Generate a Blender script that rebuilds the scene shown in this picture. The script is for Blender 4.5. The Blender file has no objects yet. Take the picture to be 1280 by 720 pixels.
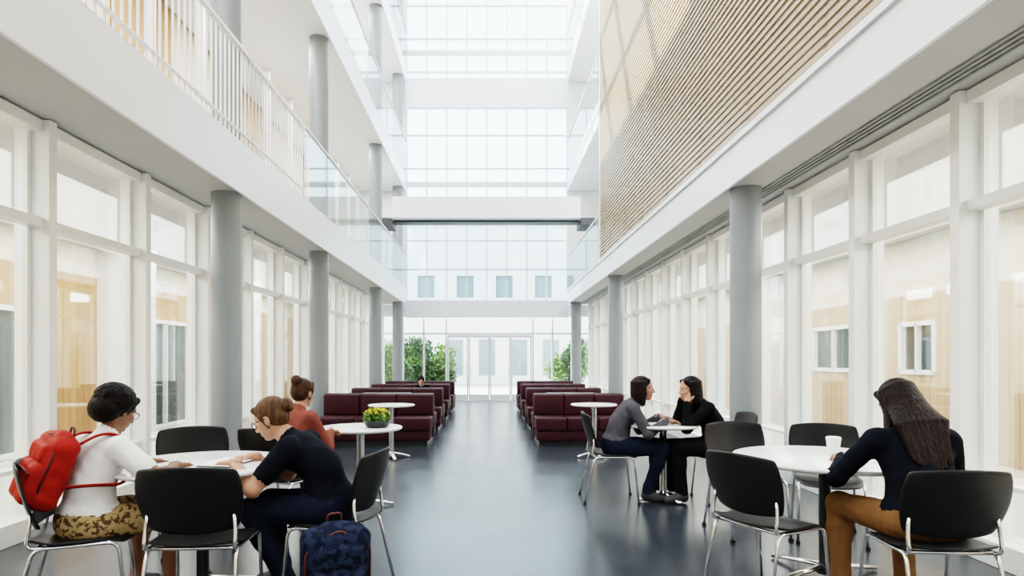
import bpy, bmesh, math, random
import numpy as np
from mathutils import Vector, Matrix
random.seed(4); np.random.seed(4)
D2R = math.pi/180
scene = bpy.context.scene
COL = scene.collection

# ------------------------------------------------------------------ materials
def new_mat(name):
    m = bpy.data.materials.new(name); m.use_nodes = True
    nt = m.node_tree; nt.nodes.clear()
    out = nt.nodes.new('ShaderNodeOutputMaterial')
    return m, nt, out

def pmat(name, col, rough=0.5, metal=0.0, var=0.06, scale=8.0, bump=0.0, bscale=60.0, stretch=(1,1,1), col2=None, spec=0.5, thresh=None):
    m, nt, out = new_mat(name)
    N = nt.nodes; L = nt.links
    b = N.new('ShaderNodeBsdfPrincipled')
    b.inputs['Roughness'].default_value = rough
    b.inputs['Metallic'].default_value = metal
    b.inputs['Specular IOR Level'].default_value = spec
    tc = N.new('ShaderNodeTexCoord'); mp = N.new('ShaderNodeMapping')
    mp.inputs['Scale'].default_value = stretch
    L.new(tc.outputs['Object'], mp.inputs['Vector'])
    nz = N.new('ShaderNodeTexNoise'); nz.inputs['Scale'].default_value = scale; nz.inputs['Detail'].default_value = 4
    L.new(mp.outputs['Vector'], nz.inputs['Vector'])
    cr = N.new('ShaderNodeValToRGB')
    c2 = col2 if col2 else tuple(max(0, c*(1-var*2)) for c in col)
    cr.color_ramp.elements[0].color = (*c2, 1); cr.color_ramp.elements[1].color = (*col, 1)
    if thresh:
        cr.color_ramp.elements[0].position = thresh-0.03; cr.color_ramp.elements[1].position = thresh+0.03
    else:
        cr.color_ramp.elements[0].position = 0.3; cr.color_ramp.elements[1].position = 0.7
    L.new(nz.outputs['Fac'], cr.inputs['Fac']); L.new(cr.outputs['Color'], b.inputs['Base Color'])
    if bump > 0:
        n2 = N.new('ShaderNodeTexNoise'); n2.inputs['Scale'].default_value = bscale; n2.inputs['Detail'].default_value = 3
        L.new(mp.outputs['Vector'], n2.inputs['Vector'])
        bp = N.new('ShaderNodeBump'); bp.inputs['Strength'].default_value = bump; bp.inputs['Distance'].default_value = 0.02
        L.new(n2.outputs['Fac'], bp.inputs['Height']); L.new(bp.outputs['Normal'], b.inputs['Normal'])
    L.new(b.outputs['BSDF'], out.inputs['Surface'])
    return m

def glass_mat(name, tint=(0.97,0.99,0.985), refl=0.07, rough=0.02):
    m, nt, out = new_mat(name); N = nt.nodes; L = nt.links
    t = N.new('ShaderNodeBsdfTransparent'); t.inputs['Color'].default_value = (*tint, 1)
    g = N.new('ShaderNodeBsdfGlossy'); g.inputs['Roughness'].default_value = rough
    lw = N.new('ShaderNodeLayerWeight'); lw.inputs['Blend'].default_value = 0.25
    ml = N.new('ShaderNodeMath'); ml.operation = 'MULTIPLY_ADD'; ml.inputs[1].default_value = 0.5; ml.inputs[2].default_value = refl*0.6
    L.new(lw.outputs['Fresnel'], ml.inputs[0])
    mx = N.new('ShaderNodeMixShader'); L.new(ml.outputs[0], mx.inputs['Fac'])
    L.new(t.outputs[0], mx.inputs[1]); L.new(g.outputs[0], mx.inputs[2]); L.new(mx.outputs[0], out.inputs['Surface'])
    return m

def board_mat(name, c1, c2, width=0.14, axis='Y', rough=0.5):
    m, nt, out = new_mat(name); N = nt.nodes; L = nt.links
    b = N.new('ShaderNodeBsdfPrincipled'); b.inputs['Roughness'].default_value = rough
    tc = N.new('ShaderNodeTexCoord'); sp = N.new('ShaderNodeSeparateXYZ'); L.new(tc.outputs['Object'], sp.inputs[0])
    dv = N.new('ShaderNodeMath'); dv.operation = 'DIVIDE'; dv.inputs[1].default_value = width; L.new(sp.outputs[axis], dv.inputs[0])
    fl = N.new('ShaderNodeMath'); fl.operation = 'FLOOR'; L.new(dv.outputs[0], fl.inputs[0])
    wn = N.new('ShaderNodeTexWhiteNoise'); wn.noise_dimensions = '1D'; L.new(fl.outputs[0], wn.inputs['W'])
    mp = N.new('ShaderNodeMapping'); mp.inputs['Scale'].default_value = (14, 14, 1.2); L.new(tc.outputs['Object'], mp.inputs[0])
    nz = N.new('ShaderNodeTexNoise'); nz.inputs['Scale'].default_value = 3; nz.inputs['Detail'].default_value = 5; L.new(mp.outputs[0], nz.inputs[0])
    ad = N.new('ShaderNodeMath'); ad.operation = 'MULTIPLY_ADD'; ad.inputs[1].default_value = 0.5; L.new(wn.outputs['Value'], ad.inputs[0])
    m2 = N.new('ShaderNodeMath'); m2.operation = 'MULTIPLY'; m2.inputs[1].default_value = 0.5; L.new(nz.outputs['Fac'], m2.inputs[0]); L.new(m2.outputs[0], ad.inputs[2])
    mx = N.new('ShaderNodeMix'); mx.data_type = 'RGBA'; mx.inputs['A'].default_value = (*c1, 1); mx.inputs['B'].default_value = (*c2, 1)
    L.new(ad.outputs[0], mx.inputs['Factor'])
    fr = N.new('ShaderNodeMath'); fr.operation = 'FRACT'; L.new(dv.outputs[0], fr.inputs[0])
    gt = N.new('ShaderNodeMath'); gt.operation = 'GREATER_THAN'; gt.inputs[1].default_value = 0.07; L.new(fr.outputs[0], gt.inputs[0])
    m3 = N.new('ShaderNodeMix'); m3.data_type = 'RGBA'; m3.inputs['A'].default_value = (c1[0]*.5, c1[1]*.45, c1[2]*.4, 1)
    L.new(gt.outputs[0], m3.inputs['Factor']); L.new(mx.outputs['Result'], m3.inputs['B'])
    L.new(m3.outputs['Result'], b.inputs['Base Color']); L.new(b.outputs[0], out.inputs[0])
    return m

def floor_mat():
    m, nt, out = new_mat('dark_slate_floor'); N = nt.nodes; L = nt.links
    b = N.new('ShaderNodeBsdfPrincipled')
    tc = N.new('ShaderNodeTexCoord')
    br = N.new('ShaderNodeTexBrick'); br.offset = 0.0
    br.inputs['Scale'].default_value = 1.0; br.inputs['Brick Width'].default_value = 1.25; br.inputs['Row Height'].default_value = 1.25
    br.inputs['Mortar Size'].default_value = 0.006
    br.inputs['Color1'].default_value = (0.034, 0.042, 0.053, 1); br.inputs['Color2'].default_value = (0.040, 0.049, 0.061, 1)
    br.inputs['Mortar'].default_value = (0.014, 0.018, 0.022, 1)
    L.new(tc.outputs['Object'], br.inputs['Vector'])
    nz = N.new('ShaderNodeTexNoise'); nz.inputs['Scale'].default_value = 1.6; nz.inputs['Detail'].default_value = 6
    L.new(tc.outputs['Object'], nz.inputs['Vector'])
    mx = N.new('ShaderNodeMix'); mx.data_type = 'RGBA'; mx.blend_type = 'MULTIPLY'; mx.inputs['Factor'].default_value = 0.4
    L.new(br.outputs['Color'], mx.inputs['A']); L.new(nz.outputs['Fac'], mx.inputs['B'])
    mr = N.new('ShaderNodeMapRange'); mr.inputs['To Min'].default_value = 0.15; mr.inputs['To Max'].default_value = 0.32
    L.new(nz.outputs['Fac'], mr.inputs['Value']); L.new(mr.outputs[0], b.inputs['Roughness'])
    b.inputs['Specular IOR Level'].default_value = 0.7
    L.new(mx.outputs['Result'], b.inputs['Base Color']); L.new(b.outputs[0], out.inputs[0])
    return m

M = {}
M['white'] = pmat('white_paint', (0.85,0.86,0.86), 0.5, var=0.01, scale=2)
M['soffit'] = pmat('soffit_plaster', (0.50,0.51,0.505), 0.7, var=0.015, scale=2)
M['fascia'] = pmat('white_fascia_metal', (0.80,0.83,0.88), 0.35, var=0.01, scale=1.5)
M['cream'] = pmat('cream_plaster', (0.80,0.71,0.58), 0.7, var=0.03, scale=1)
M['mull'] = pmat('mullion_paint', (0.84,0.86,0.84), 0.4, var=0.01)
M['mullw'] = pmat('facade_mullion', (0.66,0.70,0.72), 0.4, var=0.01)
M['column'] = pmat('column_grey_paint', (0.25,0.28,0.30), 0.42, var=0.03, scale=2)
M['glass'] = glass_mat('window_glass')
M['endglass'] = glass_mat('end_facade_glass', (0.80,0.89,0.92), 0.05)
M['rail_glass'] = glass_mat('railing_glass', (0.93,0.97,0.97), 0.06)
M['woodwall'] = board_mat('oak_board_wall', (0.38,0.19,0.07), (0.56,0.33,0.145), 0.16)
M['woodpale'] = board_mat('pale_ash_board_wall', (0.46,0.30,0.17), (0.60,0.43,0.28), 0.16)
M['slat'] = pmat('slat_wood', (0.42,0.30,0.18), 0.35, var=0.10, scale=3, stretch=(6,0.5,6))
M['slatback'] = pmat('slat_backing', (0.93,0.91,0.86), 0.6, var=0.02)
M['floor'] = floor_mat()
M['floorlight'] = pmat('light_terrazzo', (0.62,0.61,0.58), 0.35, var=0.04, scale=20)
M['paving'] = pmat('outdoor_paving', (0.50,0.50,0.49), 0.8, var=0.05, scale=5)
M['darkglass'] = pmat('dark_window_glass', (0.03,0.06,0.06), 0.12, var=0.1, scale=1.5)
M['facade'] = pmat('pale_facade_render', (0.58,0.58,0.56), 0.8, var=0.02)
M['facwin'] = pmat('facade_window_glass', (0.20,0.24,0.25), 0.15, var=0.1)
M['chrome'] = pmat('chrome', (0.75,0.76,0.78), 0.16, 1.0, var=0.01)
M['black'] = pmat('black_plastic_shell', (0.008,0.009,0.010), 0.42, var=0.05, scale=30, spec=.3)
M['darkmetal'] = pmat('dark_metal', (0.04,0.045,0.05), 0.35, 0.6)
M['diffuser'] = pmat('diffuser_grey', (0.32,0.33,0.33), 0.5)
M['tabletop'] = pmat('white_laminate', (0.80,0.80,0.78), 0.22, var=0.01)
M['maroon'] = pmat('maroon_upholstery', (0.038,0.006,0.012), 0.5, var=0.1, scale=6, bump=0.15, bscale=90, spec=.3)
M['leaf'] = pmat('leaf_green', (0.14,0.27,0.045), 0.5, var=0.3, scale=10)
M['leafdark'] = pmat('leaf_dark', (0.035,0.085,0.02), 0.55, var=0.3, scale=8)
M['flower'] = pmat('yellow_petal', (0.85,0.72,0.08), 0.5)
M['bark'] = pmat('bark', (0.16,0.11,0.07), 0.9, bump=0.4)
M['paper'] = pmat('paper', (0.85,0.85,0.83), 0.6, var=0.01)
M['underdark'] = pmat('beam_underside', (0.05,0.055,0.06), 0.5)
# people
M['skin_light'] = pmat('skin_light', (0.50,0.26,0.17), 0.5, var=0.04, scale=12)
M['skin_brown'] = pmat('skin_brown', (0.20,0.09,0.05), 0.5, var=0.04, scale=12)
M['skin_tan'] = pmat('skin_tan', (0.34,0.17,0.11), 0.5, var=0.04, scale=12)
M['lip'] = pmat('lips', (0.36,0.11,0.09), 0.4)
M['eyew'] = pmat('eye_white', (0.65,0.63,0.60), 0.2)
M['eyed'] = pmat('eye_iris', (0.03,0.02,0.015), 0.15)
def hairm(n,c): return pmat(n, c, 0.55, var=0.3, scale=40, bump=0.5, bscale=70, stretch=(1,1,0.15), spec=0.15)
M['hair_black'] = hairm('hair_black', (0.007,0.005,0.005))
M['hair_brown'] = hairm('hair_brown', (0.014,0.006,0.005))
M['hair_mid'] = hairm('hair_mid_brown', (0.07,0.035,0.02))
M['hair_fair'] = hairm('hair_fair_brown', (0.14,0.075,0.04))
def cloth(n,c,**k):
    kw = dict(rough=0.85, var=0.08, scale=15, bump=0.7, bscale=8, spec=0.10); kw.update(k)
    r = kw.pop('rough'); return pmat(n, c, r, **kw)
M['c_white'] = cloth('cotton_white', (0.78,0.78,0.78), var=0.02)
M['c_navy'] = cloth('cotton_navy', (0.005,0.007,0.012))
M['c_denim'] = cloth('dark_denim', (0.010,0.015,0.030))
M['c_leopard'] = cloth('leopard_print', (0.42,0.30,0.15), col2=(0.10,0.06,0.03), scale=38, thresh=0.47)
M['c_salmon'] = cloth('cotton_salmon', (0.22,0.07,0.05))
M['c_grey'] = cloth('knit_grey', (0.075,0.072,0.085))
M['c_black'] = cloth('fleece_black', (0.006,0.006,0.007))
M['c_tan'] = cloth('chino_tan', (0.20,0.105,0.042))
M['c_red'] = cloth('nylon_red', (0.36,0.022,0.012), rough=0.55)
M['c_bag'] = cloth('nylon_navy_pattern', (0.02,0.03,0.06), col2=(0.009,0.012,0.026), scale=25, thresh=0.5)
M['shoe'] = pmat('shoe_dark', (0.03,0.03,0.035), 0.6)
M['strap'] = pmat('strap_dark', (0.10,0.02,0.02), 0.7)

# ------------------------------------------------------------------ mesh helpers
def link(o, parent=None):
    COL.objects.link(o)
    if parent is not None: o.parent = parent
    return o
def empty(name, loc=(0,0,0), rot=0, scale=1):
    e = bpy.data.objects.new(name, None); e.location = loc; e.rotation_euler = (0,0,rot*D2R); e.scale = (scale,)*3
    e.empty_display_size = 0.1
    return link(e)
def mesh_obj(name, verts, faces, mats, parent=None, smooth=False, fm=None):
    me = bpy.data.meshes.new(name); me.from_pydata([tuple(v) for v in verts], [], [tuple(f) for f in faces])
    if not isinstance(mats, (list,tuple)): mats = [mats]
    for m in mats: me.materials.append(m)
    if fm is not None: me.polygons.foreach_set('material_index', np.array(fm, dtype=np.int32))
    if smooth: me.polygons.foreach_set('use_smooth', [True]*len(me.polygons))
    me.update()
    return link(bpy.data.objects.new(name, me), parent)
def boxes(name, lst, mat, parent=None, bevel=0):
    V=[];F=[]
    for (x0,x1,y0,y1,z0,z1) in lst:
        n=len(V)
        V += [(x0,y0,z0),(x1,y0,z0),(x1,y1,z0),(x0,y1,z0),(x0,y0,z1),(x1,y0,z1),(x1,y1,z1),(x0,y1,z1)]
        F += [(n,n+3,n+2,n+1),(n+4,n+5,n+6,n+7),(n,n+1,n+5,n+4),(n+1,n+2,n+6,n+5),(n+2,n+3,n+7,n+6),(n+3,n,n+4,n+7)]
    o = mesh_obj(name, V, F, mat, parent)
    if bevel:
        b = o.modifiers.new('bevel','BEVEL'); b.width = bevel; b.segments = 3; b.limit_method='ANGLE'
        o.data.polygons.foreach_set('use_smooth',[True]*len(o.data.polygons))
    return o
def lathe(name, prof, mat, parent=None, seg=40, loc=(0,0,0), smooth=True):
    V=[];F=[]
    for (r,z) in prof:
        for i in range(seg):
            a=2*math.pi*i/seg; V.append((loc[0]+r*math.cos(a), loc[1]+r*math.sin(a), loc[2]+z))
    for j in range(len(prof)-1):
        for i in range(seg):
            k=(i+1)%seg; F.append((j*seg+i, j*seg+k, (j+1)*seg+k, (j+1)*seg+i))
    F.append(tuple(range(seg))[::-1]); F.append(tuple((len(prof)-1)*seg+i for i in range(seg)))
    o = mesh_obj(name, V, F, mat, parent, smooth)
    if smooth:
        e=o.modifiers.new('es','EDGE_SPLIT'); e.split_angle=35*D2R
    return o
def round_path(pts, rad=0.04, n=5):
    pts=[Vector(p) for p in pts]; out=[pts[0]]
    for i in range(1,len(pts)-1):
        a,b,c=pts[i-1],pts[i],pts[i+1]
        r=min(rad,(a-b).length*.45,(c-b).length*.45)
        p0=b+(a-b).normalized()*r; p1=b+(c-b).normalized()*r
        for k in range(n+1):
            t=k/n; out.append(p0*(1-t)**2+b*2*t*(1-t)+p1*t*t)
    out.append(pts[-1]); return out
def tubes(name, paths, r, mat, parent=None, seg=10, rad=0.04, flat=None):
    V=[];F=[]
    for pts in paths:
        P=round_path(pts,rad); n0=len(V)
        up=None
        for i,p in enumerate(P):
            t=(P[min(i+1,len(P)-1)]-P[max(i-1,0)]).normalized()
            if up is None:
                up = Vector((0,0,1)) if abs(t.z)<.9 else Vector((1,0,0))
            s=t.cross(up).normalized(); up=s.cross(t).normalized()
            for k in range(seg):
                a=2*math.pi*k/seg; V.append(p+s*math.cos(a)*r+up*math.sin(a)*(flat or r))
        for i in range(len(P)-1):
            for k in range(seg):
                k2=(k+1)%seg; F.append((n0+i*seg+k, n0+i*seg+k2, n0+(i+1)*seg+k2, n0+(i+1)*seg+k))
        F.append(tuple(n0+k for k in range(seg))[::-1]); F.append(tuple(n0+(len(P)-1)*seg+k for k in range(seg)))
    return mesh_obj(name, V, F, mat, parent, True)

# ------------------------------------------------------------------ SDF modelling (continuous organic surfaces)
def cap(a,b,ra,rb,m=0): return ('c',np.array(a,float),np.array(b,float),ra,rb,m)
def ell(c,s,m=0,R=None): return ('e',np.array(c,float),np.array(s,float),np.eye(3) if R is None else np.array(R,float),0,m)
def rbx(c,s,r,m=0,R=None): return ('b',np.array(c,float),np.array(s,float),np.eye(3) if R is None else np.array(R,float),r,m)
def sdf(p,X):
    if p[0]=='c':
        _,a,b,ra,rb,_m=p; ba=b-a; L=max(ba@ba,1e-9)
        t=np.clip(((X-a)@ba)/L,0,1); return np.linalg.norm(X-(a+t[...,None]*ba),axis=-1)-(ra+(rb-ra)*t)
    _,c,s,R,r,_m=p; Y=(X-c)@R
    if p[0]=='e':
        k0=np.linalg.norm(Y/s,axis=-1); k1=np.linalg.norm(Y/(s*s),axis=-1)+1e-9; return k0*(k0-1)/k1
    q=np.abs(Y)-(s-r); return np.linalg.norm(np.maximum(q,0),axis=-1)+np.minimum(q.max(axis=-1),0)-r
def bounds(p):
    if p[0]=='c':
        r=max(p[3],p[4]); return np.minimum(p[1],p[2])-r, np.maximum(p[1],p[2])+r
    r=p[2].max() if p[0]=='e' else np.linalg.norm(p[2]); return p[1]-r, p[1]+r
def sdf_mesh(name, prims, h, k, mats, parent=None, noise=0):
    lo=np.min([bounds(p)[0] for p in prims],axis=0)-3*h; hi=np.max([bounds(p)[1] for p in prims],axis=0)+3*h
    n=np.ceil((hi-lo)/h).astype(int)+1
    D=np.full(n,0.08)
    for p in prims:
        a,b=bounds(p); i0=np.maximum(((a-lo-k-.02)/h).astype(int),0); i1=np.minimum(((b-lo+k+.02)/h).astype(int)+2,n)
        gx=[lo[i]+h*np.arange(i0[i],i1[i]) for i in range(3)]
        X=np.stack(np.meshgrid(*gx,indexing='ij'),-1)
        d=sdf(p,X); S=D[i0[0]:i1[0],i0[1]:i1[1],i0[2]:i1[2]]
        hh=np.maximum(k-np.abs(S-d),0)/k
        D[i0[0]:i1[0],i0[1]:i1[1],i0[2]:i1[2]]=np.minimum(S,d)-hh*hh*k*.25
    if noise:
        gx=[lo[i]+h*np.arange(n[i]) for i in range(3)]
        X,Y,Z=np.meshgrid(*gx,indexing='ij')
        D+=noise*(np.sin(X*31+Z*22+2*np.sin(Y*17))*np.sin(Z*43+Y*19+1.5*np.sin(X*23))+.5*np.sin(X*70+Y*52)*np.sin(Z*61-X*33))
    c=[(i,j,l) for i in (0,1) for j in (0,1) for l in (0,1)]
    def sub(o): return D[o[0]:n[0]-1+o[0],o[1]:n[1]-1+o[1],o[2]:n[2]-1+o[2]]
    cnt=sum((sub(o)<0).astype(int) for o in c); act=(cnt>0)&(cnt<8)
    idx=np.full(act.shape,-1); I=np.argwhere(act); idx[act]=np.arange(len(I))
    pos=np.zeros((len(I),3)); w=np.zeros(len(I))
    for o in c:
        for ax in range(3):
            if o[ax]: continue
            o2=list(o); o2[ax]=1
            va=D[I[:,0]+o[0],I[:,1]+o[1],I[:,2]+o[2]]; vb=D[I[:,0]+o2[0],I[:,1]+o2[1],I[:,2]+o2[2]]
            cr=(va<0)!=(vb<0); t=np.where(cr,va/np.where(cr,va-vb,1),0)
            q=np.tile(np.array(o,float),(len(I),1)); q[:,ax]+=t
            pos+=q*cr[:,None]; w+=cr
    V=lo+h*(I+pos/w[:,None])
    F=[]
    for ax in range(3):
        b1,b2=[(1,2),(2,0),(0,1)][ax]
        sl0=[slice(1,n[i]-1) for i in range(3)]; sl1=list(sl0); sl1[ax]=slice(2,n[ax])
        A=D[tuple(sl0)]<0; B=D[tuple(sl1)]<0
        E=np.argwhere(A!=B); ins=A[tuple(E.T)]; E=E+1
        def cell(d1,d2):
            e=E.copy(); e[:,b1]-=d1; e[:,b2]-=d2; return idx[e[:,0],e[:,1],e[:,2]]
        q=np.stack([cell(1,1),cell(0,1),cell(0,0),cell(1,0)],1)
        q=np.where(ins[:,None],q,q[:,::-1]); F.append(q)
    F=np.concatenate(F); F=F[(F>=0).all(1)]
    C=V[F].mean(1); best=np.full(len(C),1e9); lab=np.zeros(len(C),int)
    for p in prims:
        d=sdf(p,C); u=d<best; best[u]=d[u]; lab[u]=p[5]
    return mesh_obj(name, V.tolist(), F.tolist(), mats, parent, True, lab)

# ------------------------------------------------------------------ camera
cam = bpy.data.cameras.new('camera'); co = bpy.data.objects.new('camera', cam); link(co)
cam.sensor_width = 36; cam.lens = 22.5; cam.shift_x = 28/1280; cam.shift_y = 90/1280
co.location = (0,0,1.35); co.rotation_euler = (90*D2R,0,0); scene.camera = co
cam.clip_start=.05; cam.clip_end=300

# ------------------------------------------------------------------ room shell
XL,XR = -3.6, 3.43         # glazed walls
FL,FR = -2.75, 2.56        # balcony fascias
YB,YE = -5.0, 21.1
boxes('floor', [(XL-.1,XR+.1,YB,YE+.5,-.12,0)], M['floor'])
boxes('floor_side_room', [(-7.2,XL-.1,YB,YE+.5,-.12,0),(XR+.1,7.2,YB,YE+.5,-.12,0)], M['floorlight'])
boxes('ground_outside', [(-40,40,YE+.5,80,-.15,-.02)], M['paving'])
boxes('wall_back', [(-7.2,7.2,YB-.15,YB,0,14)], M['white'])
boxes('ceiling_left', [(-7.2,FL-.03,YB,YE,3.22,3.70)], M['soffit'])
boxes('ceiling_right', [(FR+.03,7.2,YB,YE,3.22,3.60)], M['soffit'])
boxes('trim_1', [(FL-.03,FL,YB,YE,3.2,3.77)], M['fascia'])
boxes('trim_2', [(FR,FR+.03,YB,YE,3.2,3.64),(FR-.03,FR-.001,YB,YE,3.60,3.66)], M['fascia'])
boxes('ceiling_upper_left', [(-5.05,FL-.03,YB,YE,6.92,7.40),(-5.05,FL-.03,YB,YE,10.52,11.0),(-5.05,FL-.03,YB,YE,14.0,14.2)], M['white'])
boxes('trim_3', [(FL-.03,FL,YB,YE,6.9,7.45),(FL-.03,FL,YB,YE,10.5,11.05)], M['fascia'])
boxes('wall_upper_left', [(-5.25,-5.1,YB,YE,3.70,14)], M['cream'])
boxes('wall_upper_left_timber', [(-5.1,-5.06,y,y+1.6,3.72,6.9) for y in (4.2,8.6,13.0,17.4)], M['woodwall'])
boxes('trim_6', [(x,x+.022,YB+.1,YE,3.205,3.221) for x in (2.98,3.03,3.08,3.13)], M['diffuser'])
# right: slat screen
boxes('wall_slat_backing', [(FR+.16,FR+.3,YB,15.0,3.62,13.6)], M['slatback'])
sl=[]
z=3.72
while z<13.5:
    sl.append((FR+.03,FR+.055,YB+.1,14.98,z,z+.038)); z+=.078
boxes('wooden_slat_screen', sl, M['slat'])
boxes('slat_screen_rails', [(FR+.056,FR+.09,y,y+.03,3.66,13.5) for y in np.arange(-4,15,1.5)], M['white'])
boxes('trim_7', [(FR+.02,FR+.155,14.985,15.04,3.67,13.6)], M['white'])
boxes('ceiling_upper_right', [(FR+.03,4.6,15.05,YE,6.92,7.40),(FR+.03,4.6,15.05,YE,10.52,11.0)], M['white'])
boxes('trim_4', [(FR,FR+.03,15.05,YE,6.9,7.45),(FR,FR+.03,15.05,YE,10.5,11.05)], M['fascia'])
boxes('wall_upper_right', [(4.6,4.75,15.05,YE,3.6,14)], M['cream'])
boxes('wall_upper_right_timber', [(4.55,4.6,16,18,3.65,6.9),(4.55,4.6,16,18,7.45,10.5)], M['woodpale'])
boxes('glass_railing', [(FR-.01,FR+.0,15.1,YE,zz,zz+1.05) for zz in (3.66,7.45,11.05)]+[(FL,FL+.01,9.5,YE,3.77,4.8)]+[(FL,FL+.01,YB,YE,zz,zz+1.05) for zz in (7.45,11.05)], M['rail_glass'])
boxes('trim_5', [(FR-.025,FR+.015,15.1,YE,zz+1.05,zz+1.08) for zz in (3.66,7.45,11.05)]+[(FL-.015,FL+.025,9.5,YE,4.8,4.83)]+[(FL-.015,FL+.025,YB,YE,zz+1.05,zz+1.08) for zz in (7.45,11.05)], M['white'])
bl=[(FL-.015,FL+.005,y,y+.012,3.77,4.78) for y in np.arange(0.5,9.5,.11)]
boxes('baluster_railing', bl+[(FL-.03,FL+.02,.4,9.49,4.78,4.82),(FL-.02,FL+.01,.4,9.49,3.86,3.88)], M['white'])
fr=[]
for y in np.arange(1,YE,1.4): fr.append((-4.3,-4.2,y,y+.06,3.7,6.92)); fr.append((-4.3,-4.2,y,y+.06,7.4,10.52))
boxes('window_upper_left', fr+[(-4.29,-4.21,YB,YE,4.9,4.95),(-4.29,-4.21,YB,YE,8.5,8.55)], M['mull'])

# glazed ground-floor walls
def glazed_wall(name, x, ys, side, ytop=3.21):
    e = empty(name)
    o = -side   # toward the atrium
    def bx(a,b): a,b=x+o*a,x+o*b; return (min(a,b),max(a,b))
    B=[]
    f=bx(-.01,.19); f2=bx(-.05,.05); tr=bx(0.03,.14)
    for y in ys: B.append((*f,y-.045,y+.045,.002,ytop))
    boxes('fins', B, M['mull'], e)
    boxes('frame', [(*f2,y-.085,y+.085,.001,ytop-.002) for y in ys]
        +[(*tr,ys[i]+.046,ys[i+1]-.046,a,b) for i in range(len(ys)-1) for a,b in ((2.38,2.45),(.003,.16),(3.12,ytop-.003),(.52,.55))], M['mull'], e)
    g=bx(.0,.012)
    boxes('glass', [(*g,ys[i]+.086,ys[i+1]-.086,.1,3.2) for i in range(len(ys)-1)], M['glass'], e)
    return e
glazed_wall('window_1', XL, [-4.8]+[3.6-1.4*k for k in range(5,0,-1)]+[3.6+1.4*k for k in range(13)], -1)
glazed_wall('window_2', XR, [-4.8]+[3.19-1.27*k for k in range(5,0,-1)]+[3.19+1.27*k for k in range(15)], 1)

# side rooms
WX=6.5
def wall_holes(name, x0,x1, holes, ztop, mat, ya=YB, yb=YE+.2):
    B=[];y=ya
    for (a,b,c,d) in holes:
        B.append((x0,x1,y,a,0,ztop)); B.append((x0,x1,a,b,0,c)); B.append((x0,x1,a,b,d,ztop)); y=b
    B.append((x0,x1,y,yb,0,ztop)); return boxes(name,B,mat)
hl=[(7.6,9.0,.05,2.05),(11.9,13.8,.05,2.1),(16,17,.6,2.0),(19,20,.6,2.0)]
hr=[(6.6,7.3,1.17,1.9),(9.35,10.1,1.17,1.9),(11.4,12.8,1.17,1.95),(15,16,1.15,1.95),(18,19,1.15,1.95)]
wall_holes('wall_left', -WX-.15,-WX, hl, 2.7, M['woodwall'])
wall_holes('wall_right', WX,WX+.15, hr, 2.35, M['woodpale'])
boxes('wall_left_upper', [(-WX-.15,-WX,YB,YE+.2,2.7,3.21)], M['cream'])
boxes('wall_right_upper', [(WX,WX+.15,YB,YE+.2,2.35,3.21)], M['cream'])
wn=3
for s,H in ((-1,hl),(1,hr)):
    for (a,b,c,d) in H:
        e=empty('window_%d'%wn); wn+=1
        xx=s*(WX+.08)
        boxes('pane',[(xx-.01,xx+.01,a,b,c,d)],M['darkglass'],e)
        x0,x1=sorted((s*(WX-.03),s*(WX+.05)))
        boxes('frame',[(x0,x1,a-.04,a+.03,c,d),(x0,x1,b-.03,b+.04,c,d),(x0,x1,a,b,c-.04,c+.03),(x0,x1,a,b,d-.03,d+.04),(x0,x1,(a+b)/2-.02,(a+b)/2+.02,c,d)],M['mull'],e)
boxes('wall_partition', [(-WX,-5.6,10.6,10.75,0,3.21),(-WX,-5.4,15,15.15,0,3.21),(5.5,WX,14,14.15,0,3.21)], M['white'])
for (x0,x1,y0,y1) in ((-6.48,-6.05,5.2,7.2),(6.05,6.48,3.6,5.8)):
    e=empty('oak_sideboard'); 
    boxes('carcass',[(x0,x1,y0,y1,.08,.82)],M['woodpale'],e,.01)
    n=4; w=(y1-y0)/n; xf=x1 if x0<0 else x0; xa,xb=sorted((xf,xf+(.02 if x0<0 else -.02)))
    boxes('doors',[(xa,xb,y0+i*w+.01,y0+(i+1)*w-.01,.1,.79) for i in range(n)],M['cream'],e)
    boxes('plinth',[(x0+.03,x1-.03,y0+.03,y1-.03,0,.08)],M['darkmetal'],e)

def column(x,y,ztop=13.9,r=.165):
    lathe('round_column', [(r+.01,0),(r+.01,.02),(r,.025),(r,ztop)], M['column'], None, 40, (x,y,0))
for y in (7.2,11.1,16.6,20.6): column(-2.96,y)
for y in (7.0,14.2,20.7): column(2.80,y,3.215)

# bridges / beams at end
boxes('cross_bridge', [(FL,FR,18.0,19.0,5.35,5.95),(FL,FR,20.9,21.08,9.6,10.56),(FL,FR,20.9,21.08,2.74,3.3)], M['fascia'])
boxes('bridge_dark_underside', [(FL-.5,FL-.01,17.95,18.9,5.15,5.34),(FR+.01,FR+.4,17.95,18.9,5.15,5.34),(FL,FR,18.3,18.7,5.29,5.349)], M['underdark'])  # dark-coloured strips below the bridge and at its two ends
e=empty('window_end_facade'); B=[]
for x in np.arange(FL,FR+.01,.664): B.append((x-.02,x+.02,21.2,21.3,3.3,14))
for z in (4.35,5.3,6.6,7.7,8.8,9.9,10.9,12.0,13.1): B.append((FL,FR,21.21,21.29,z-.022,z+.022))
for z in (7.15,11.5): B.append((FL,FR,21.15,21.19,z-.09,z+.09))
boxes('frame',B,M['mullw'],e); boxes('glass',[(FL,FR,21.24,21.25,3.3,14)],M['endglass'],e)
e=empty('window_end_ground'); B=[]
for x in (-3.55,-2.9,-2.2,-1.45,1.45,2.1,2.75,3.38): B.append((x-.03,x+.03,21.35,21.45,0,2.85))
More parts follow.
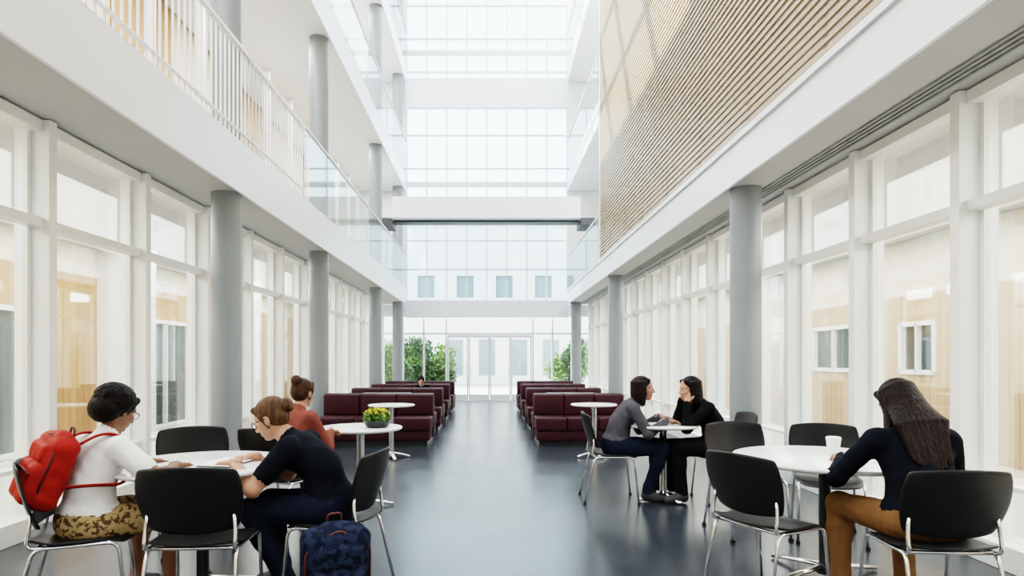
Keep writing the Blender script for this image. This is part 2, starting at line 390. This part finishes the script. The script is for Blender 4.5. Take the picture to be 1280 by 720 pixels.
B += [(XL,XR,21.36,21.44,2.2,2.26),(XL,XR,21.36,21.44,2.8,3.2),(XL,-1.48,21.36,21.44,0,.1),(1.48,XR,21.36,21.44,0,.1)]
boxes('frame',B,M['mullw'],e); boxes('glass',[(XL,-1.48,21.39,21.4,.1,2.8),(1.48,XR,21.39,21.4,.1,2.8),(-1.42,1.42,21.39,21.4,2.27,2.8)],M['glass'],e)
for i in range(4):
    x0=-1.41+i*.705+.005; x1=x0+.695
    d=empty('door_%d'%(i+1))
    boxes('frame',[(x0,x0+.05,21.37,21.43,.01,2.19),(x1-.05,x1,21.37,21.43,.01,2.19),(x0+.05,x1-.05,21.37,21.43,.01,.2),(x0+.05,x1-.05,21.37,21.43,2.1,2.19)],M['mullw'],d)
    boxes('glass',[(x0+.05,x1-.05,21.395,21.405,.2,2.1)],M['glass'],d)
    hx = x1-.08 if i%2==0 else x0+.08
    tubes('handle',[[(hx,21.38,.85),(hx,21.33,.85),(hx,21.33,1.25),(hx,21.38,1.25)]],.01,M['chrome'],d,rad=.02)
boxes('wall_end', [(-7.2,XL-.1,21.3,21.5,0,3.2),(XR+.1,7.2,21.3,21.5,0,3.2),(-7.2,FL,21.15,21.35,3.2,14),(FR,7.2,21.15,21.35,3.2,14)], M['white'])
B=[(FL,FR,y,y+.12,13.7,14.0) for y in np.arange(-4,21.0,1.8)]+[(x-.03,x+.03,YB,YE,13.72,13.82) for x in np.arange(FL,FR,1.06)]
boxes('skylight_frame', B, M['white'])
boxes('skylight_glass', [(FL,FR,YB,YE,14.01,14.02)], M['glass'])

# facing building outside
B=[(-16,16,36,37,0,4.85),(-16,16,36,37,6.1,9.2)]
x=-16.3
while x<16: B.append((x,x+1.25,36,37,4.85,6.1)); x+=2.2
boxes('building_across', B+[(-16,16,35.85,35.99,8.9,9.3),(-16,16,35.9,35.99,4.3,4.45)], M['facade'])
boxes('building_across_windows', [(x+1.25,x+2.2,36.2,36.24,4.85,6.1) for x in np.arange(-16.3,14,2.2)], M['facwin'])
B=[(x,x+.9,35.95,36.0,.5,2.5) for x in np.arange(-15,15,1.8)]
boxes('building_across_ground_windows', B, M['facwin'])

def leaves(name, c, s, n, size, mat, parent=None, shell=.5):
    V=[];F=[]
    for i in range(n):
        v=Vector(np.random.normal(size=3)).normalized()*(random.uniform(shell,1))
        p=Vector((c[0]+v.x*s[0],c[1]+v.y*s[1],c[2]+v.z*s[2]))
        R=Matrix.Rotation(random.uniform(0,6.28),3,'Z')@Matrix.Rotation(random.uniform(-1.2,1.2),3,'X')@Matrix.Rotation(random.uniform(0,6.28),3,'Y')
        k=size*random.uniform(.7,1.3); n0=len(V)
        for q in ((0,-1,0),(.35,-.3,.08),(.3,.4,.08),(0,1,0),(-.3,.4,.08),(-.35,-.3,.08)): V.append(p+R@(Vector(q)*k))
        F.append((n0,n0+1,n0+2,n0+3)); F.append((n0,n0+3,n0+4,n0+5))
    return mesh_obj(name,V,F,mat,parent)
def shrub(x,y,z,s,h):
    e=empty('outdoor_shrub',(x,y,-.02))
    tubes('trunk',[[(0,0,-.0),(.03,0,.5),(0,.02,h*.6)],[(0,0,.3),(-.2,.1,h*.7)],[(0,0,.35),(.2,-.1,h*.7)]],.04,M['bark'],e)
    for i in range(9):
        a=random.uniform(0,6.28); c=(math.cos(a)*s[0]*.55,math.sin(a)*s[1]*.4,z+random.uniform(-.55,.5)*s[2])
        ss=tuple(v*random.uniform(.5,.75) for v in s)
        leaves('foliage',c,ss,560,.10,M['leafdark'] if i%4 else M['leaf'],e,.2)
shrub(-2.35,24.2,1.15,(1.05,.6,1.05),1.6)
shrub(2.95,24.0,1.1,(.7,.6,1.05),1.6)
shrub(-4.4,24.5,1.2,(.9,.6,1.0),1.6)

# ------------------------------------------------------------------ furniture
def make_chair_meshes():
    def grid(fn,nu=14,nv=12):
        V=[];F=[]
        for j in range(nv+1):
            for i in range(nu+1):
                V.append(fn(-1+2*i/nu,-1+2*j/nv))
        for j in range(nv):
            for i in range(nu):
                a=j*(nu+1)+i; F.append((a,a+1,a+nu+2,a+nu+1))
        return V,F
    def seat(u,v):
        x=u*.235*math.sqrt(1-.30*v*v)*(1-.04*v); y=.01+v*.225*math.sqrt(1-.30*u*u)*1.08
        z=.455-.018*(1-u*u)*(1-v*v*.5)-(.035*max(0,v-.45)**1.5)*2+(.05*max(0,-v-.5))
        return (x,y,z)
    def back(u,v):
        x=u*(.252+.012*v)*math.sqrt(1-.24*v*v); z=.68+v*.155*math.sqrt(1-.20*u*u)*1.1
        y=-.235-.045*v+.055*u*u-.008*(1-v*v)
        return (x,y,z)
    res={}
    for n,f in (('seat',seat),('backrest',back)):
        V,F=grid(f); o=mesh_obj('tmp_'+n,V,F,M['black'],None,True)
        s=o.modifiers.new('s','SOLIDIFY'); s.thickness=.014; s.offset=0
        b=o.modifiers.new('ss','SUBSURF'); b.levels=1; b.render_levels=1
        dg=bpy.context.evaluated_depsgraph_get(); me=bpy.data.meshes.new_from_object(o.evaluated_get(dg))
        me.name='chair_'+n; res[n]=me; bpy.data.objects.remove(o)
    P=[]
    for s in (-1,1):
        P.append([(s*.225,.235,.008),(s*.215,.19,.435),(s*.21,-.17,.435),(s*.225,-.27,.008)])
        P.append([(s*.20,.0,.437),(s*.21,-.20,.437),(s*.212,-.185,.53),(s*.20,-.178,.62)])
    P += [[(-.215,.15,.435),(.215,.15,.435)],[(-.215,-.15,.435),(.215,-.15,.435)]]
    o=tubes('tmp',P,.0095,M['chrome'],None,10,.05); res['frame']=o.data; bpy.data.objects.remove(o)
    o=boxes('tmp',[(s*.225-.014,s*.225+.014,y-.014,y+.014,0,.02) for s in (-1,1) for y in (.235,-.27)],M['black']); res['feet']=o.data; bpy.data.objects.remove(o)
    return res
CH=make_chair_meshes()
def chair(x,y,rot):
    e=empty('cafe_chair',(x,y,0),rot)
    for k in ('seat','backrest','frame','feet'): link(bpy.data.objects.new(k,CH[k]),e)
def table(x,y,r,h=.75,rot=20,name='round_cafe_table',dark=True):
    e=empty(name,(x,y,0),rot)
    lathe('top',[(r-.02,h-.028),(r-.004,h-.02),(r,h-.01),(r-.004,h-.002),(r-.01,h)],M['tabletop'],e,64)
    lathe('pedestal',[(.16,h-.03),(.16,h-.038),(.045,h-.05),(.035,h-.08),(.035,.09),(.05,.07),(.05,.03)],M['darkmetal'] if dark else M['chrome'],e,28)
    P=[]
    for k in range(4):
        a=k*math.pi/2; c,s=math.cos(a),math.sin(a); rr=min(.42,r*.8)
        P.append([(c*.02,s*.02,.075),(c*rr*.6,s*rr*.6,.045),(c*rr,s*rr,.018)])
    tubes('star_base',P,.024,M['chrome'],e,10,.05,flat=.014)
    return e
T1=table(-1.68,3.75,.5)
T2=table(2.08,3.97,.54)
T3=table(-1.18,5.85,.38,.74,dark=False)
T4=table(1.68,6.2,.34,.73,dark=False)
T5=table(-1.35,8.8,.32,.74,dark=False); T6=table(1.45,8.9,.32,.74,dark=False)
chair(-1.45,3.26,4)
chair(-2.12,4.62,210)
chair(1.56,3.60,-62)
chair(2.56,4.85,160); chair(2.0,4.98,185)
def booth(x0,x1,y,fr=True):
    e=empty('maroon_booth_sofa',((x0+x1)/2,y,0)); w=(x1-x0)/2
    B=[(-w,w,-.09,.09,.08,.80)]; 
    n=3; sw=2*w/n
    for k in range(n):
        a=-w+k*sw; B.append((a+.006,a+sw-.006,-.62,-.09,.24,.45)); B.append((a+.006,a+sw-.006,.09,.62,.24,.45))
        B.append((a+.006,a+sw-.006,-.17,-.08,.45,.79)); B.append((a+.006,a+sw-.006,.08,.17,.45,.79))
    B.append((-w+.02,w-.02,-.58,.58,.08,.25))
    boxes('upholstery',B,M['maroon'],e,.028)
    boxes('plinth',[(-w+.06,w-.06,-.52,.52,0,.085)],M['darkmetal'],e)
for k,y in enumerate((10.6,12.7,14.8,16.9)):
    booth(-2.72,-.92,y); booth(.72,2.2,y)
def rtable(x,y):
    e=empty('booth_table',(x,y,0))
    boxes('top',[(-.45,.45,-.3,.3,.71,.74)],M['tabletop'],e,.01)
    lathe('pedestal',[(.035,.71),(.035,.03),(.22,.02),(.22,0)],M['chrome'],e,24)
for y in (11.65,13.75,15.85): rtable(-1.9,y); rtable(1.5,y)

e=empty('flower_planter',(-1.02,5.8,.74))
lathe('bowl',[(.06,0),(.10,.01),(.125,.06),(.12,.065),(.10,.05)],M['darkmetal'],e,28)
leaves('leaves',(0,0,.09),(.13,.11,.07),420,.035,M['leaf'],e,.2)
leaves('blooms',(0,0,.13),(.12,.10,.05),150,.02,M['flower'],e,.5)
e=empty('paper_coffee_cup',(2.16,4.02,.75))
lathe('cup',[(.030,0),(.032,.003),(.042,.10),(.045,.102),(.042,.105),(.038,.102)],M['paper'],e,28)
lathe('lid',[(.044,.104),(.045,.110),(.040,.118),(.036,.119)],M['tabletop'],e,28)
e=empty('open_notebook',(-1.52,3.72,.754),80)
boxes('pages',[(-.15,-.003,-.1,.1,0,.008),(.003,.15,-.1,.1,0,.008)],M['paper'],e,.003); boxes('cover',[(-.155,.155,-.105,.105,-.002,0)],M['darkmetal'],e)
e=empty('open_notebook',(1.62,6.2,.732),10)
boxes('pages',[(-.1,-.003,-.07,.07,0,.008),(.003,.1,-.07,.07,0,.008)],M['paper'],e,.003)

# ------------------------------------------------------------------ people
def nrm(v): v=np.array(v,float); return v/np.linalg.norm(v)
def rotx(a): c,s=math.cos(a),math.sin(a); return np.array([[1,0,0],[0,c,-s],[0,s,c]])
def rotz(a): c,s=math.cos(a),math.sin(a); return np.array([[c,-s,0],[s,c,0],[0,0,1]])
def roty(a): c,s=math.cos(a),math.sin(a); return np.array([[c,0,s],[0,1,0],[-s,0,c]])
def hand_prims(w,d,n,side,curl=.35):
    w=np.array(w,float); d=nrm(d); n=np.array(n,float); n=nrm(n-d*(n@d)); l=np.cross(d,n)*side
    P=[cap(w-d*.03,w+d*.02,.026,.024)]
    al=[.088,.092,.087,.078]; ln=[(.040,.024,.019),(.044,.027,.02),(.041,.025,.02),(.032,.019,.018)]
    for i in range(4):
        off=(1.5-i)*.0205; kn=w+d*al[i]+l*off
        P.append(cap(w+d*.015+l*off*.6,kn,.0145,.0115))
        q=kn; a=0; fd=nrm(d+l*(1.5-i)*.07)
        for j,Ls in enumerate(ln[i]):
            a+=curl*(1+.15*i); v=fd*math.cos(a)+n*math.sin(a); q2=q+v*Ls; P.append(cap(q,q2,.0090-.0008*j,.0082-.0008*j)); q=q2
    q=w+d*.02+l*.02+n*.005; q1=q+nrm(d*.65+l*.7+n*.25)*.042; q2=q1+nrm(d*.9+l*.3+n*.25)*.032; q3=q2+nrm(d+n*.35)*.024
    P+=[cap(q,q1,.0145,.0115),cap(q1,q2,.0110,.0095),cap(q2,q3,.0095,.008)]
    return P
def person(name,x,y,rot,scale=1.0,lean=15,head=(10,0,0),wr=None,wl=None,hd=None,sleeve=1,top='c_black',bot='c_denim',skin='skin_light',hair='hair_brown',
           style='short',shorts=False,knee=((.13,.44),(.13,.44)),foot=((.13,.42),(.13,.40)),wide=1.0,glasses=False,shoe='shoe',polex=.5,poles=None):
    e=empty(name,(x,y,0),rot,scale)
    L=lean*D2R
    def sd(a): return np.array([0,math.sin(a),math.cos(a)])
    P0=np.array([0,0,.545]); S1=sd(L*.6); S2=sd(L*1.4)
    Mi=P0+.22*S1; N=Mi+.235*S2; F1=np.array([0,S1[2],-S1[1]]); F2=np.array([0,S2[2],-S2[1]])
    R1=np.stack([[1,0,0],F1,S1],1); R2=np.stack([[1,0,0],F2,S2],1)
    X=np.array([1.,0,0]); W=wide
    T,B,K,SH=0,1,2,3
    prims=[ell(P0+[0,-.01,.0],(.175*W,.135,.125),B),ell(P0+.09*S1,(.155*W,.12,.13),T,R1),ell(Mi-.02*S2,(.148*W,.112,.16),T,R1),
           ell(Mi+.11*S2-.0*F2,(.165*W,.112,.15),T,R2),cap(N-.045*S2-X*.135*W-.01*F2,N-.045*S2+X*.135*W-.01*F2,.062,.062,T),
           cap(N-.03*S2,N+.02*S2,.075,.058,T)]
    prims.append(ell(P0+.045*S1,(.168*W,.135,.06),T,R1))
    hp=head; ND=nrm(sd(L*1.4*.75+hp[0]*D2R*.25)); HC=N+ND*.165+np.array([0,.025,0])
    prims.append(cap(N-.01*S2,HC-ND*.05,.052,.046,K))
    for s,kn,ft in ((1,knee[0],foot[0]),(-1,knee[1],foot[1])):
        h=np.array([s*.095*W,.0,.53]); k_=np.array([s*kn[0],kn[1],.525]); a=np.array([s*ft[0],ft[1],.09])
        if shorts:
            m=h+(k_-h)*.75; prims+=[cap(h,m,.098,.088,B),cap(h,k_,.085,.056,K),cap(k_,k_+(a-k_)*.35,.054,.055,K),cap(k_+(a-k_)*.3,a,.055,.036,K)]
        else:
            prims+=[cap(h,k_,.098,.068,B),cap(k_,k_+(a-k_)*.35,.066,.064,B),cap(k_+(a-k_)*.3,a+[0,0,.03],.064,.052,B),cap(a+[0,0,.06],a,.036,.036,K)]
        td=nrm([s*.12,1,0]); prims+=[cap(a+[0,-.02,-.04],a+td*.15+[0,0,-.055],.045,.034,SH),cap(a+[0,0,-.02],a+td*.08+[0,0,-.045],.042,.036,SH)]
    hands=[]
    for s,wt in ((1,wr),(-1,wl)):
        sh=N-.05*S2+X*s*.165*W-.01*F2; wt=np.array(wt if wt is not None else (s*.12,.38,.80),float)
        d=wt-sh; dist=np.linalg.norm(d); l1,l2=.285,.255
        if dist>l1+l2-.01: wt=sh+d/dist*(l1+l2-.01); d=wt-sh; dist=l1+l2-.01
        a=(l1*l1-l2*l2+dist*dist)/(2*dist); hgt=math.sqrt(max(l1*l1-a*a,0))
        pole=np.array(poles[0 if s>0 else 1] if poles else (s*polex,-.15,-1.),float); u=d/dist; pole=nrm(pole-u*(pole@u))
        el=sh+u*a+pole*hgt
        if sleeve>=1:
            prims+=[cap(sh,el,.060,.050,T),cap(el,wt-nrm(wt-el)*.01,.050,.036,T)]
        else:
            m=sh+(el-sh)*.62; prims+=[cap(sh,m,.066,.060,T),cap(sh,el,.048,.040,K),cap(el,el+(wt-el)*.3,.041,.042,K),cap(el+(wt-el)*.3,wt,.042,.027,K)]
        hdv=None
        if hd: hdv=hd[0 if s>0 else 1]
        if hdv is None: hdv=((-s*.25,1,-.08),(0,0,-1),.25)
        hands+=hand_prims(wt,hdv[0],hdv[1],s,hdv[2])
    mats=[M[top],M[bot],M[skin],M[shoe]]
    sdf_mesh('body',prims,.0105,.035,mats,e,noise=.0022)
    sdf_mesh('hands',hands,.0034,.005,[M[skin]],e)
    A=nrm(ND); R=rotz(hp[1]*D2R)@rotx(-(hp[0])*D2R)@roty(hp[2]*D2R)
    def H(p): return HC+R@np.array(p,float)
    hpz=[ell(H((0,-.012,.035)),(.074,.094,.086),0,R),ell(H((0,.022,-.03)),(.060,.066,.082),0,R),ell(H((0,.055,-.088)),(.032,.028,.022),0,R),
         cap(H((0,.084,.015)),H((0,.104,-.024)),.008,.012),ell(H((.012,.092,-.028)),(.009,.010,.008),0,R),ell(H((-.012,.092,-.028)),(.009,.010,.008),0,R),
         cap(H((.018,.078,.030)),H((.046,.064,.028)),.010,.008),cap(H((-.018,.078,.030)),H((-.046,.064,.028)),.010,.008),
         ell(H((.038,.058,-.02)),(.02,.018,.018),0,R),ell(H((-.038,.058,-.02)),(.02,.018,.018),0,R),
         ell(H((.074,-.008,-.008)),(.011,.018,.030),0,R),ell(H((-.074,-.008,-.008)),(.011,.018,.030),0,R),
         cap(H((-.018,.080,-.054)),H((.018,.080,-.054)),.0062,.0062,1),cap(H((-.015,.079,-.064)),H((.015,.079,-.064)),.0075,.0075,1),
         cap(H((0,-.02,-.05)),HC-ND*.12,.050,.050)]
    sdf_mesh('head',hpz,.0045,.012,[M[skin],M['lip']],e)
    ey=[]
    for s in (-1,1): ey+=[ell(H((s*.030,.070,.010)),(.0135,.012,.0095),0,R),ell(H((s*.030,.0795,.010)),(.006,.004,.006),1,R)]
    sdf_mesh('eyes',ey,.0025,.001,[M['eyew'],M['eyed']],e)
    br=[cap(H((s*.016,.088,.030)),H((s*.046,.070,.034)),.0035,.0028) for s in (-1,1)]
    hz=[ell(H((0,-.026,.050)),(.085,.098,.082),0,R),ell(H((0,-.05,.01)),(.080,.072,.085),0,R),
        cap(H((.045,.045,.085)),H((.074,.015,.03)),.022,.014),cap(H((-.045,.045,.085)),H((-.074,.015,.03)),.022,.014)]+br
    rnd=random.Random(sum(map(ord,name))+int(x*100))
    if style=='short':
        for i in range(26):
            a=rnd.uniform(0,6.28); b=rnd.uniform(.2,1.3)
            p=np.array([math.cos(a)*math.sin(b)*.082,-.03+math.sin(a)*math.sin(b)*.09,.055+math.cos(b)*.08]); q=p+np.array([p[0]*.1,-.02,-.01])
            if p[1]<.05: hz.append(cap(H(p),H(q),.012,.006))
    if style=='afro_bun':
        hz+=[ell(H((0,-.050,.045)),(.112,.114,.104),0,R),ell(H((0,-.085,-.02)),(.10,.08,.085),0,R)]
        for i in range(160):
            v=nrm(np.array([rnd.gauss(0,1),rnd.gauss(-.5,1),rnd.gauss(.2,1)])); p=np.array([0,-.050,.040])+v*np.array([.109,.111,.100])
            if p[1]<.02: hz.append(ell(H(p),(.010,.010,.010),0))
    if style in ('bun','topbun'):
        c=(0,-.10,.10) if style=='topbun' else (0,-.125,.03)
        hz+=[ell(H(c),(.045,.042,.042),0,R)]
        for i in range(10):
            a=i*.63; hz.append(cap(H((c[0]+.03*math.cos(a),c[1]-.01,c[2]+.03*math.sin(a))),H((c[0]+.03*math.cos(a+.9),c[1]-.02,c[2]+.03*math.sin(a+.9))),.016,.014))
        for s in (-1,1): hz.append(cap(H((s*.078,.02,.03)),H((s*.07,.0,-.05)),.012,.006))
    if style=='long':
        n=56
        for i in range(n):
            t=-1+2*i/(n-1); a=t*2.15
            p0=np.array([math.sin(a)*.076,-.03-math.cos(a)*.076,.06]); p1=np.array([math.sin(a)*.094,-.03-math.cos(a)*.080,-.05])
            ln=(.36-.10*abs(t))+rnd.uniform(-.025,.025)
            w0=H(p0); w1=H(p1)
            w2=w1+np.array([math.sin(a)*.028+rnd.uniform(-.006,.006),0,0])-S2*.12
            off=(w2-N)@F2
            if abs(t)<.75 and off>-.105: w2=w2-F2*(off+.105)
            w3=w2-S2*(ln-.1)+np.array([-math.sin(a)*.035+rnd.uniform(-.012,.012),0,0])-F2*.004
            hz+=[cap(w0,w1,.020,.019),cap(w1,w2,.019,.017),cap(w2,w3,.017,.006)]
    if style=='bob':
        for i in range(24):
            t=-1+2*i/23; a=t*2.0
            p0=np.array([math.sin(a)*.080,-.03-math.cos(a)*.078,.06]); p1=np.array([math.sin(a)*.092,-.02-math.cos(a)*.085,-.045]); 
            p2=p1+np.array([math.sin(a)*.01+rnd.uniform(-.01,.01),.0,-rnd.uniform(.07,.14)])
            hz+=[cap(H(p0),H(p1),.024,.022),cap(H(p1),H(p2),.022,.008)]
    sdf_mesh('hair',hz,.005,.006,[M[hair]],e)
    if glasses:
        G=[]
        for s in (-1,1):
            G.append([H((s*.031+.024*math.cos(a),.098,.008+.019*math.sin(a))) for a in np.linspace(0,2*math.pi,17)])
            G.append([H((s*.055,.098,.012)),H((s*.080,.06,.014)),H((s*.086,-.01,.008))])
        G.append([H((-.008,.099,.012)),H((.008,.099,.012))])
        tubes('glasses',G,.0022,M['black'],e,6,.001)
    return e,dict(N=N,S1=S1,S2=S2,F2=F2,Mi=Mi,P0=P0,H=H,R=R)

e1,i1=person('seated_student_with_red_backpack',-2.10,3.34,-24,.94,13,head=(28,0,0),wr=(.26,.36,.815),wl=(-.06,.40,.815),sleeve=.5,top='c_white',bot='c_leopard',skin='skin_brown',
        hair='hair_black',style='afro_bun',shorts=True,glasses=True,poles=((1,-.3,-.6),(-.8,-.1,-.8)),knee=((.17,.42),(.13,.44)))
chair(-2.13,3.34,-66)
def backpack(name,parent,C,R,s=1.0,mat='c_red',straps=None,loc=None):
    if parent is None:
        parent=empty(name,loc[:3],loc[3]); 
    C=np.array(C,float)
    def Q(p): return C+R@(np.array(p,float)*s)
    P=[rbx(Q((0,0,0)),np.array((.145,.075,.20))*s,.06*s,0,R),rbx(Q((0,-.075,-.07)),np.array((.115,.04,.11))*s,.035*s,0,R),
       rbx(Q((0,-.07,.09)),np.array((.10,.03,.05))*s,.025*s,0,R),ell(Q((0,0,.15)),np.array((.12,.07,.07))*s,0,R)]
    sdf_mesh('backpack_body',P,.007,.012,[M[mat]],parent,noise=.0025)
    Z=[[Q((x,y,z)) for (x,y,z) in ((-.10,-.117,-.02),(0,-.119,-.01),(.10,-.117,-.02))],[Q(v) for v in ((-.135,-.055,-.1),(-.135,-.055,.12),(0,-.06,.20),(.135,-.055,.12),(.135,-.055,-.1))],
       [Q(v) for v in ((-.03,.04,.20),(-.03,.03,.245),(.03,.03,.245),(.03,.04,.20))]]
    tubes('zips_and_handle',Z,.006,M['strap'],parent,8,.04)
    if straps: tubes('shoulder_straps',straps,.022,M[mat],parent,10,.06,flat=.008)
    return parent
N,S2,F2,Mi,P0=i1['N'],i1['S2'],i1['F2'],i1['Mi'],i1['P0']
tw=rotz(-.25)
Rb=tw@np.stack([[1,0,0],F2,S2],1)@roty(.16)
X=np.array([1.,0,0])
st=[]
for s in (-1,1):
    st.append([N-.08*S2-.17*F2+X*s*.07-X*.05, N+.005*S2-.11*F2+X*s*.085, N+.033*S2-.02*F2+X*s*.095, N-.02*S2+.085*F2+X*s*.105, Mi+.10*S2+.13*F2+X*s*.125, Mi+.0*S2+.07*F2+X*s*.165, Mi-.03*S2-.10*F2+X*s*.15, Mi-.06*S2-.17*F2+X*s*.10-X*.05])
backpack('x',e1,Mi+.02*S2-.20*F2-X*.085,Rb,1.0,'c_red',st)

person('seated_student_in_navy_tee',-.90,3.66,84,.97,33,head=(28,0,0),wr=(.10,.54,.80),wl=(-.13,.54,.80),sleeve=.5,top='c_navy',bot='c_denim',skin='skin_light',
       hair='hair_fair',style='bun',glasses=True,polex=.7,foot=((.13,.36),(.13,.22)))
chair(-.87,3.66,80)
person('seated_student_in_salmon_top',-1.58,5.0,-22,.95,16,head=(8,0,0),sleeve=1,top='c_salmon',bot='c_denim',skin='skin_light',hair='hair_mid',style='topbun',wr=(.12,.42,.80),wl=(-.12,.42,.80))
chair(-1.60,4.95,-22)
person('seated_student_in_grey_sweater',1.22,6.22,-92,.97,24,head=(2,-12,0),sleeve=1,top='c_grey',bot='c_denim',skin='skin_tan',hair='hair_brown',style='bob',
       wr=(.14,.48,.80),wl=(-.10,.46,.82),foot=((.12,.30),(.12,.42)))
chair(1.17,6.22,-92)
person('seated_student_in_black_fleece',2.20,6.18,92,.97,24,head=(8,8,0),sleeve=1,top='c_black',bot='c_black',skin='skin_light',hair='hair_black',style='bob',
       wr=(.05,.34,1.00),wl=(-.07,.33,.97),hd=(((-.2,-.15,1),(-.4,-.8,0),.9),((.2,-.15,1),(.4,-.8,0),.9)),polex=.4)
chair(2.26,6.18,92)
person('seated_student_with_long_hair',2.22,3.27,-2,.99,17,head=(34,14,0),sleeve=1,top='c_navy',bot='c_tan',skin='skin_tan',hair='hair_brown',style='long',
       wr=(.16,.42,.80),wl=(-.20,.42,.80),wide=1.18,polex=.9,knee=((.15,.44),(.22,.42)),foot=((.13,.38),(.24,.36)))
chair(2.19,3.19,-3)
person('seated_student_in_booth',-1.5,14.35,180,.84,32,head=(25,0,0),sleeve=1,top='c_black',bot='c_black',skin='skin_tan',hair='hair_black',style='short')
backpack('school_backpack',None,(0,0,.25),rotx(.06),1.22,'c_bag',[[(-.08,.08,.40),(-.09,.14,.33),(-.10,.10,.06)],[(.08,.08,.40),(.09,.14,.33),(.10,.10,.06)]],(-.80,3.32,0,25))

# ------------------------------------------------------------------ lights
def area(name,loc,sx,sy,energy,col=(1,1,1),rot=(0,0,0)):
    l=bpy.data.lights.new(name,'AREA'); l.shape='RECTANGLE'; l.size=sx; l.size_y=sy; l.energy=energy; l.color=col
    o=bpy.data.objects.new(name,l); o.location=loc; o.rotation_euler=rot; link(o)
area('ceiling_fill_light',(-5.1,8.2,3.18),1.8,24,950,(1,.98,.95))  # fill lights added to brighten the side rooms, not actual fixtures
area('ceiling_fill_light',(5.0,8.2,3.18),1.8,24,950,(1,.98,.95))
area('ceiling_fill_light',(-3.7,8.2,6.88),.6,24,420,(1,.98,.96))  # added fill for the upper left levels, no fixture there
area('ceiling_fill_light',(-3.7,8.2,10.48),.6,24,420,(1,.98,.96))
s=bpy.data.lights.new('sun','SUN'); s.energy=16.0; s.angle=.6*D2R; s.color=(1,.97,.92)
so=bpy.data.objects.new('sun',s); link(so)
d=Vector((.5,-.40,-.77)); so.rotation_euler=d.to_track_quat('-Z','Y').to_euler()
w=bpy.data.worlds.new('world'); scene.world=w; w.use_nodes=True
nt=w.node_tree; bg=nt.nodes['Background']
tc=nt.nodes.new('ShaderNodeTexCoord'); sp=nt.nodes.new('ShaderNodeSeparateXYZ'); nt.links.new(tc.outputs['Generated'],sp.inputs[0])
cr=nt.nodes.new('ShaderNodeValToRGB'); cr.color_ramp.elements[0].color=(.92,.96,1,1); cr.color_ramp.elements[1].color=(.82,.91,1,1)
nt.links.new(sp.outputs['Z'],cr.inputs['Fac']); nt.links.new(cr.outputs['Color'],bg.inputs['Color']); bg.inputs['Strength'].default_value=4.3
scene.view_settings.view_transform='Filmic'
scene.view_settings.look='High Contrast'
scene.view_settings.exposure=0.6
